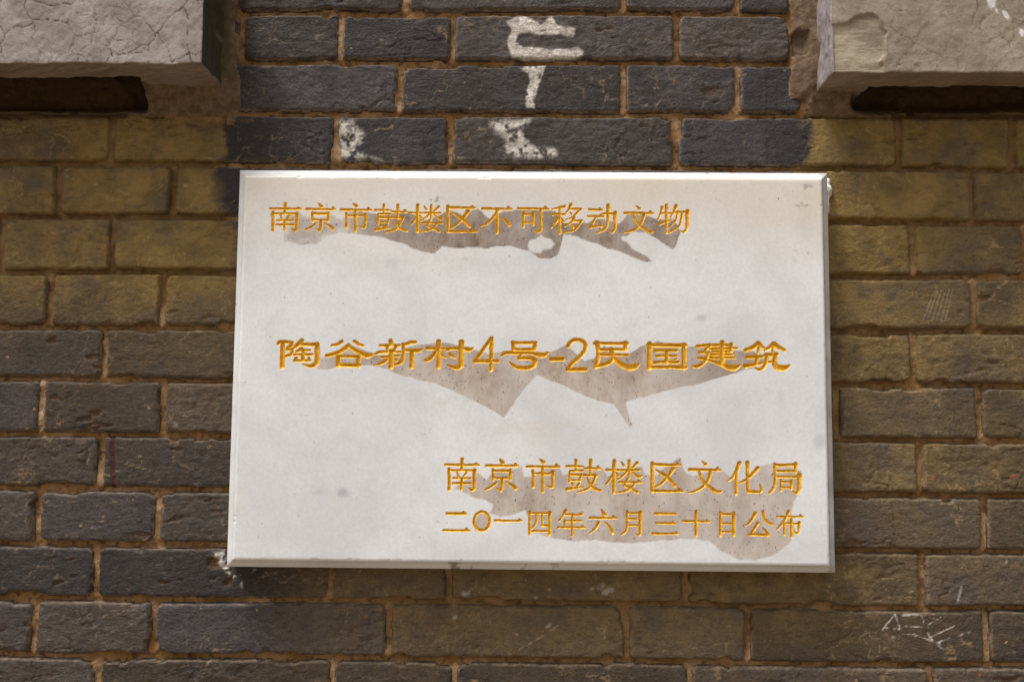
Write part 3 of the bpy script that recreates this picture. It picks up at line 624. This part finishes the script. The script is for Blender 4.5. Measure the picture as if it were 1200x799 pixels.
# stains: bare, dirt-catching patches of the face (outlines from the photo)
def stain_mask(pts, soft, wob, seed):
    m = np.zeros(X.shape); p = np.array(pts)
    sel = (PXs > p[:, 0].min()-8) & (PXs < p[:, 0].max()+8) & (PYs > p[:, 1].min()-8) & (PYs < p[:, 1].max()+8)
    sd = poly_sdf(PXs[sel], PYs[sel], pts) + wob*fbm(X[sel], Z[sel], 0.008, 4, seed)
    m[sel] = 1-sstep(-soft, soft*0.5, sd); return m
S1 = [(333,252),(333,283),(350,287),(372,287),(384,277),(398,273),(420,275),(445,278),(470,285),(500,297),(510,298),(518,290),(560,291),(600,289),(622,295),(632,302),(645,303),(655,297),(660,275),(668,275),(690,283),(720,293),(735,298),(750,305),(771,309),(750,296),(737,287),(729,279),(745,272),(757,272),(775,285),(789,294),(795,280),(798,272),(790,258),(766,256),(740,247),(725,262),(700,256),(680,262),(664,262),(650,248),(610,245),(590,248),(575,256),(560,244),(545,252),(530,246),(500,258),(480,248),(440,250),(415,245),(400,257),(385,250),(372,258),(352,250)]
S2 = [(372,420),(372,432),(384,433),(400,430),(430,429),(445,430),(465,438),(490,446),(510,450),(535,460),(560,473),(578,482),(590,490),(598,480),(610,462),(628,440),(650,448),(680,462),(705,471),(718,474),(724,480),(731,492),(738,500),(741,499),(736,484),(733,471),(760,464),(790,456),(820,450),(850,440),(880,432),(897,425),(902,417),(880,411),(840,412),(815,405),(800,407),(770,399),(752,406),(735,415),(722,418),(708,406),(696,420),(686,424),(665,404),(640,414),(600,410),(572,415),(545,405),(520,402),(505,403),(487,404),(470,410),(450,418),(430,412),(412,404),(398,415)]
S3 = [(530,573),(545,578),(562,585),(578,591),(575,601),(588,606),(604,604),(615,597),(622,612),(622,624),(640,629),(660,633),(680,634),(700,633),(740,637),(770,634),(810,632),(830,634),(848,647),(866,656),(885,658),(905,652),(925,637),(934,624),(928,604),(932,588),(939,572),(938,552),(920,544),(905,542),(893,546),(885,552),(874,562),(862,564),(852,556),(842,548),(830,552),(812,558),(803,552),(797,536),(782,545),(770,556),(757,556),(752,546),(740,548),(722,552),(712,558),(706,546),(690,548),(672,552),(660,558),(655,546),(640,548),(628,556),(615,558),(612,545),(600,550),(588,548),(575,556),(570,562),(560,554),(545,562)]
hole = stain_mask([(617,288),(621,282),(628,281),(634,276),(640,279),(646,279),(650,286),(646,292),(640,293),(633,298),(626,295),(621,294)], 1.8, 3.0, 409)
s1 = np.minimum(stain_mask(S1, 1.2, 2.2, 410), np.maximum(sstep(375, 420, PXs), 0.25+0.75*stain_mask(S1, 9, 9, 411)))*(1-hole); s2 = stain_mask(S2, 1.0, 1.4, 420); s3 = stain_mask(S3, 1.8, 1.8, 430)
s3 = np.maximum(s3, stain_mask([(560,602),(567,601),(573,606),(574,614),(570,621),(562,621),(557,614)], 0.8, 0.6, 431))
fade1 = 0.58+0.42*sstep(395, 470, PXs)
stain = np.clip(np.maximum(s2, s3*0.92), 0, 1)*np.clip(0.84+0.30*fbm(X, Z, 0.035, 4, 440), 0, 1)
rightdark = s2*(sstep(790, 850, PXs)*0.5)
brown = np.clip(s1*fade1*(0.84+0.22*fbm(X*1.6, Z*0.5, 0.03, 4, 441)+0.2*fbm(X, Z, 0.012, 4, 444)) + rightdark, 0, 1)
brown = np.maximum(brown, 0.35*s2*(1-sstep(395, 450, PYs))*sstep(-0.2, 0.4, fbm(X*2, Z*.6, 0.02, 3, 442)))
# dirt halo close round the cut letters inside the stains
sp = hash2(np.floor(X/0.0011), np.floor(Z/0.0013), 450)
inst = np.clip(stain+s1, 0, 1)
dens = sstep(-0.1, 0.6, fbm(X, Z, 0.05, 3, 451))
speck = (sp > 0.972-0.018*dens)*inst*(0.25+0.7*hash2(np.floor(X/0.0011), np.floor(Z/0.0013), 452))
speck = speck + (sp > 0.9994)*0.45 + (sp > 0.994)*0.4*sstep(0.1, 0.5, fbm(X, Z, 0.03, 3, 454))*(1-sstep(225, 262, PYs))
for cx_, cy_, rx_, ry_, d_ in ((943, 219, 13, 5, .40), (937, 240, 7, 4, .35), (932, 300, 5, 12, .12), (945, 241, 3, 3, .5), (949, 297, 4, 2, .6), (656, 212, 8, 3, .4), (408, 229, 4, 4, .4), (509, 233, 8, 6, .5), (385, 240, 4, 4, .3), (945, 500, 3, 2.5, .5), (912, 233, 1.2, 1.2, .9), (736, 580, 1.6, 1.6, 1), (604, 586, 1.0, 2.5, .9)):
    e = np.hypot((PXs-cx_)/rx_, (PYs-cy_)/ry_)
    speck = np.maximum(speck, (1-sstep(0.5, 1.0, e))*d_*np.where(np.minimum(rx_, ry_) < 2, 1, sstep(0.0, 0.35, fbm(X, Z, 0.004, 3, 453))))
vein = np.zeros(X.shape)
for cx_, cy_, rx_, ry_, d_ in ((402, 577, 12, 8, .6), (374, 577, 16, 6, .22), (821, 372, 9, 5, .4), (461, 308, 14, 10, .14), (455, 312, 7, 4, .15), (545, 303, 5, 3, .30), (960, 518, 12, 14, .35), (548, 352, 8, 8, .12), (944, 270, 22, 26, .10), (350, 600, 10, 8, .10), (915, 470, 8, 22, .12), (925, 612, 10, 7, .28)):
    vein = np.maximum(vein, d_*(1-sstep(0.1, 1.0, np.hypot((PXs-cx_)/rx_, (PYs-cy_)/ry_)+0.35*fbm(X, Z, 0.01, 3, 460))))
yellow = np.clip(0.75*(1-sstep(200, 330, PYs+25*fbm(X, Z, 0.1, 3, 470)))+0.35*sstep(0.2, 0.6, fbm(X, Z, 0.13, 4, 471))*(1-sstep(500, 620, PYs)), 0, 1)
yellow = np.maximum(yellow, 0.30*(1-sstep(0.2, 1, np.hypot((PXs-635)/40, (PYs-505)/30)+.4*fbm(X, Z, .03, 3, 472))))
grime_shade = 0.30*inst*(1-sstep(0.0, 0.9, np.abs(fbm(X*3, Z*0.35, 0.03, 3, 473))*3))*sstep(0, .5, fbm(X, Z, .06, 2, 474))
relief = 0.00025*fbm(X, Z, 0.05, 3, 480) + 0.00012*stain
# round the arris of the face into the chamfer
edge = np.minimum(np.minimum(X-fu0, fu1-X), np.minimum(Z-fv0, fv1-Z))
roundo = 0.0010*(1-sstep(0, 0.0022, edge))**2
chip = 0.0012*sstep(0.35, 0.6, fbm(X, Z, 0.012, 3, 481))*(1-sstep(0, 0.003, edge))
Y = -TH + depth + relief*sstep(0, .004, edge) + roundo + chip
co = np.stack([X.ravel(), Y.ravel(), Z.ravel()], 1)
q = grid_quads(len(vs), len(us)); ow = owner.ravel()[q]; fo = np.where((ow > 0).sum(1) >= 2, ow.max(1), 0)
ATT = dict(stain=stain, brown=brown, speck=np.clip(speck, 0, 1), vein=vein, yellow=yellow, grime_shade=grime_shade)
face_q = q[fo == 0]
# rim: rings from the face edge down the chamfer to the wall
nx, nz = len(us), len(vs)
idx = np.arange(nz*nx).reshape(nz, nx)
ring = np.concatenate([idx[0, :], idx[1:, -1], idx[-1, -2::-1], idx[-2:0:-1, 0]])
loop = co[ring]; n = len(ring)
cxp, czp = (fu0+fu1)/2, (fv0+fv1)/2
def outset(o, y):
    r = loop.copy()
    r[:, 0] = np.clip(cxp+(loop[:, 0]-cxp)*((fu1-fu0)/2+o)/((fu1-fu0)/2), fu0-o, fu1+o)
    r[:, 2] = np.clip(czp+(loop[:, 2]-czp)*((fv1-fv0)/2+o)/((fv1-fv0)/2), fv0-o, fv1+o)
    w = 0.00035*fbm(r[:, 0], r[:, 2], 0.02, 3, 482)
    r[:, 1] = y + w + 0.0*chip.ravel()[ring]
    return r
prof = [(0.0006, -TH+0.0018), (0.0008, -TH+0.0028), (0.0040, -TH+0.0056), (0.0070, -TH+0.0082), (0.0077, -TH+0.0091), (CH, -TH+0.0105), (CH, -0.008), (CH-0.0005, 0.006)]
allc = [co]; quads = [face_q]; prev = ring; base = len(co)
rimpy = []
for o_, y_ in prof:
    r = outset(o_, y_); allc.append(r); cur_i = base+np.arange(n); base += n
    quads.append(np.stack([prev, cur_i, np.roll(cur_i, -1), np.roll(prev, -1)], 1)); prev = cur_i; rimpy.append(r)
rim = np.concatenate(rimpy); RX, RZ = rim[:, 0], rim[:, 2]
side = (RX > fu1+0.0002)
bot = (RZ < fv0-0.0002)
rgr = 0.62*side*(0.8+0.5*fbm(RX, RZ, 0.02, 3, 490)) + 0.34*bot*(0.8+0.5*fbm(RX, RZ, 0.05, 3, 495)) + 0.12*(RX < fu0)*sstep(0.1, .5, fbm(RX, RZ, .03, 3, 491))  # right and bottom bevels darkened by painted shade; sparse dirt on the left
rsp = np.where(bot, 0.8*(1-sstep(3, 8, np.abs(to_px(RX, RZ, -TH)[0]-533)+6*fbm(RX, RZ, 0.004, 3, 492)))+0.4*sstep(0.5, 0.62, fbm(RX*2, RZ, 0.02, 4, 494)), 0.5*sstep(0.5, 0.6, fbm(RX, RZ, 0.014, 3, 493)))
ext = dict(stain=0*RX, brown=0*RX, speck=rsp, vein=0*RX, yellow=0.25*(RZ > fv1)+0*RX, grime_shade=np.clip(rgr, 0, 1))
link_mesh('slab', np.concatenate(allc), np.concatenate(quads), M_MARBLE, plaque, {k: np.concatenate([ATT[k].ravel(), ext[k]]) for k in ATT})
names = ['gold engraved top line of twelve Chinese characters', 'gold engraved middle line in broad clerical script with a 4 and a 2',
         'gold engraved third line of nine Chinese characters', 'gold engraved date line in smaller characters']
for li in range(4):
    ins = link_mesh('inscription', co, q[fo == li+1], M_GOLD, plaque)
    ins['label'] = names[li]
for o in list(plaque.children) : o.matrix_parent_inverse = plaque.matrix_world.inverted() if False else Matrix.Translation(-Vector(plaque.location))
for r in [o for o in C.objects if o.name.startswith('window_sill')]:
    for ch in r.children: ch.matrix_parent_inverse = Matrix.Translation(-Vector(r.location))
# hardened white caulk squeezed out at the upper right and the lower left
def dab(px0, px1, py0, py1, seed):
    x0, z1 = [float(v) for v in at(px0, py0, -0.004)]; x1, z0 = [float(v) for v in at(px1, py1, -0.004)]
    A, B = np.meshgrid(span(0, 1, 0.03), span(0, 1, 0.012))
    xx = x0+(x1-x0)*A; zz = z0+(z1-z0)*B
    prof_ = np.sqrt(np.clip(1-(2*A-1)**2, 0, 1))*np.clip(np.minimum(B, 1-B)*14, 0, 1)**0.5
    yy = 0.004-0.012*prof_*(0.8+0.5*fbm(xx, zz, 0.012, 3, seed))
    xx = xx+0.0035*fbm(zz*1.0, zz*0, 0.012, 3, seed+1)*A
    o = link_mesh('caulk', np.stack([xx.ravel(), yy.ravel(), zz.ravel()], 1), grid_quads(*A.shape), M_CAULK, plaque)
    o.matrix_parent_inverse = Matrix.Translation(-Vector(plaque.location))
t_ = NT('dry_white_caulk'); M_CAULK = t_.done(t_.mix(t_.ramp(t_.noise(90, 4), 0.3, 0.6), (0.42, 0.39, 0.34), (0.72, 0.71, 0.69)), 0.8, t_.bump(t_.noise(300, 4), 0.001, 0.7))
dab(964, 975.5, 207, 252, 500)
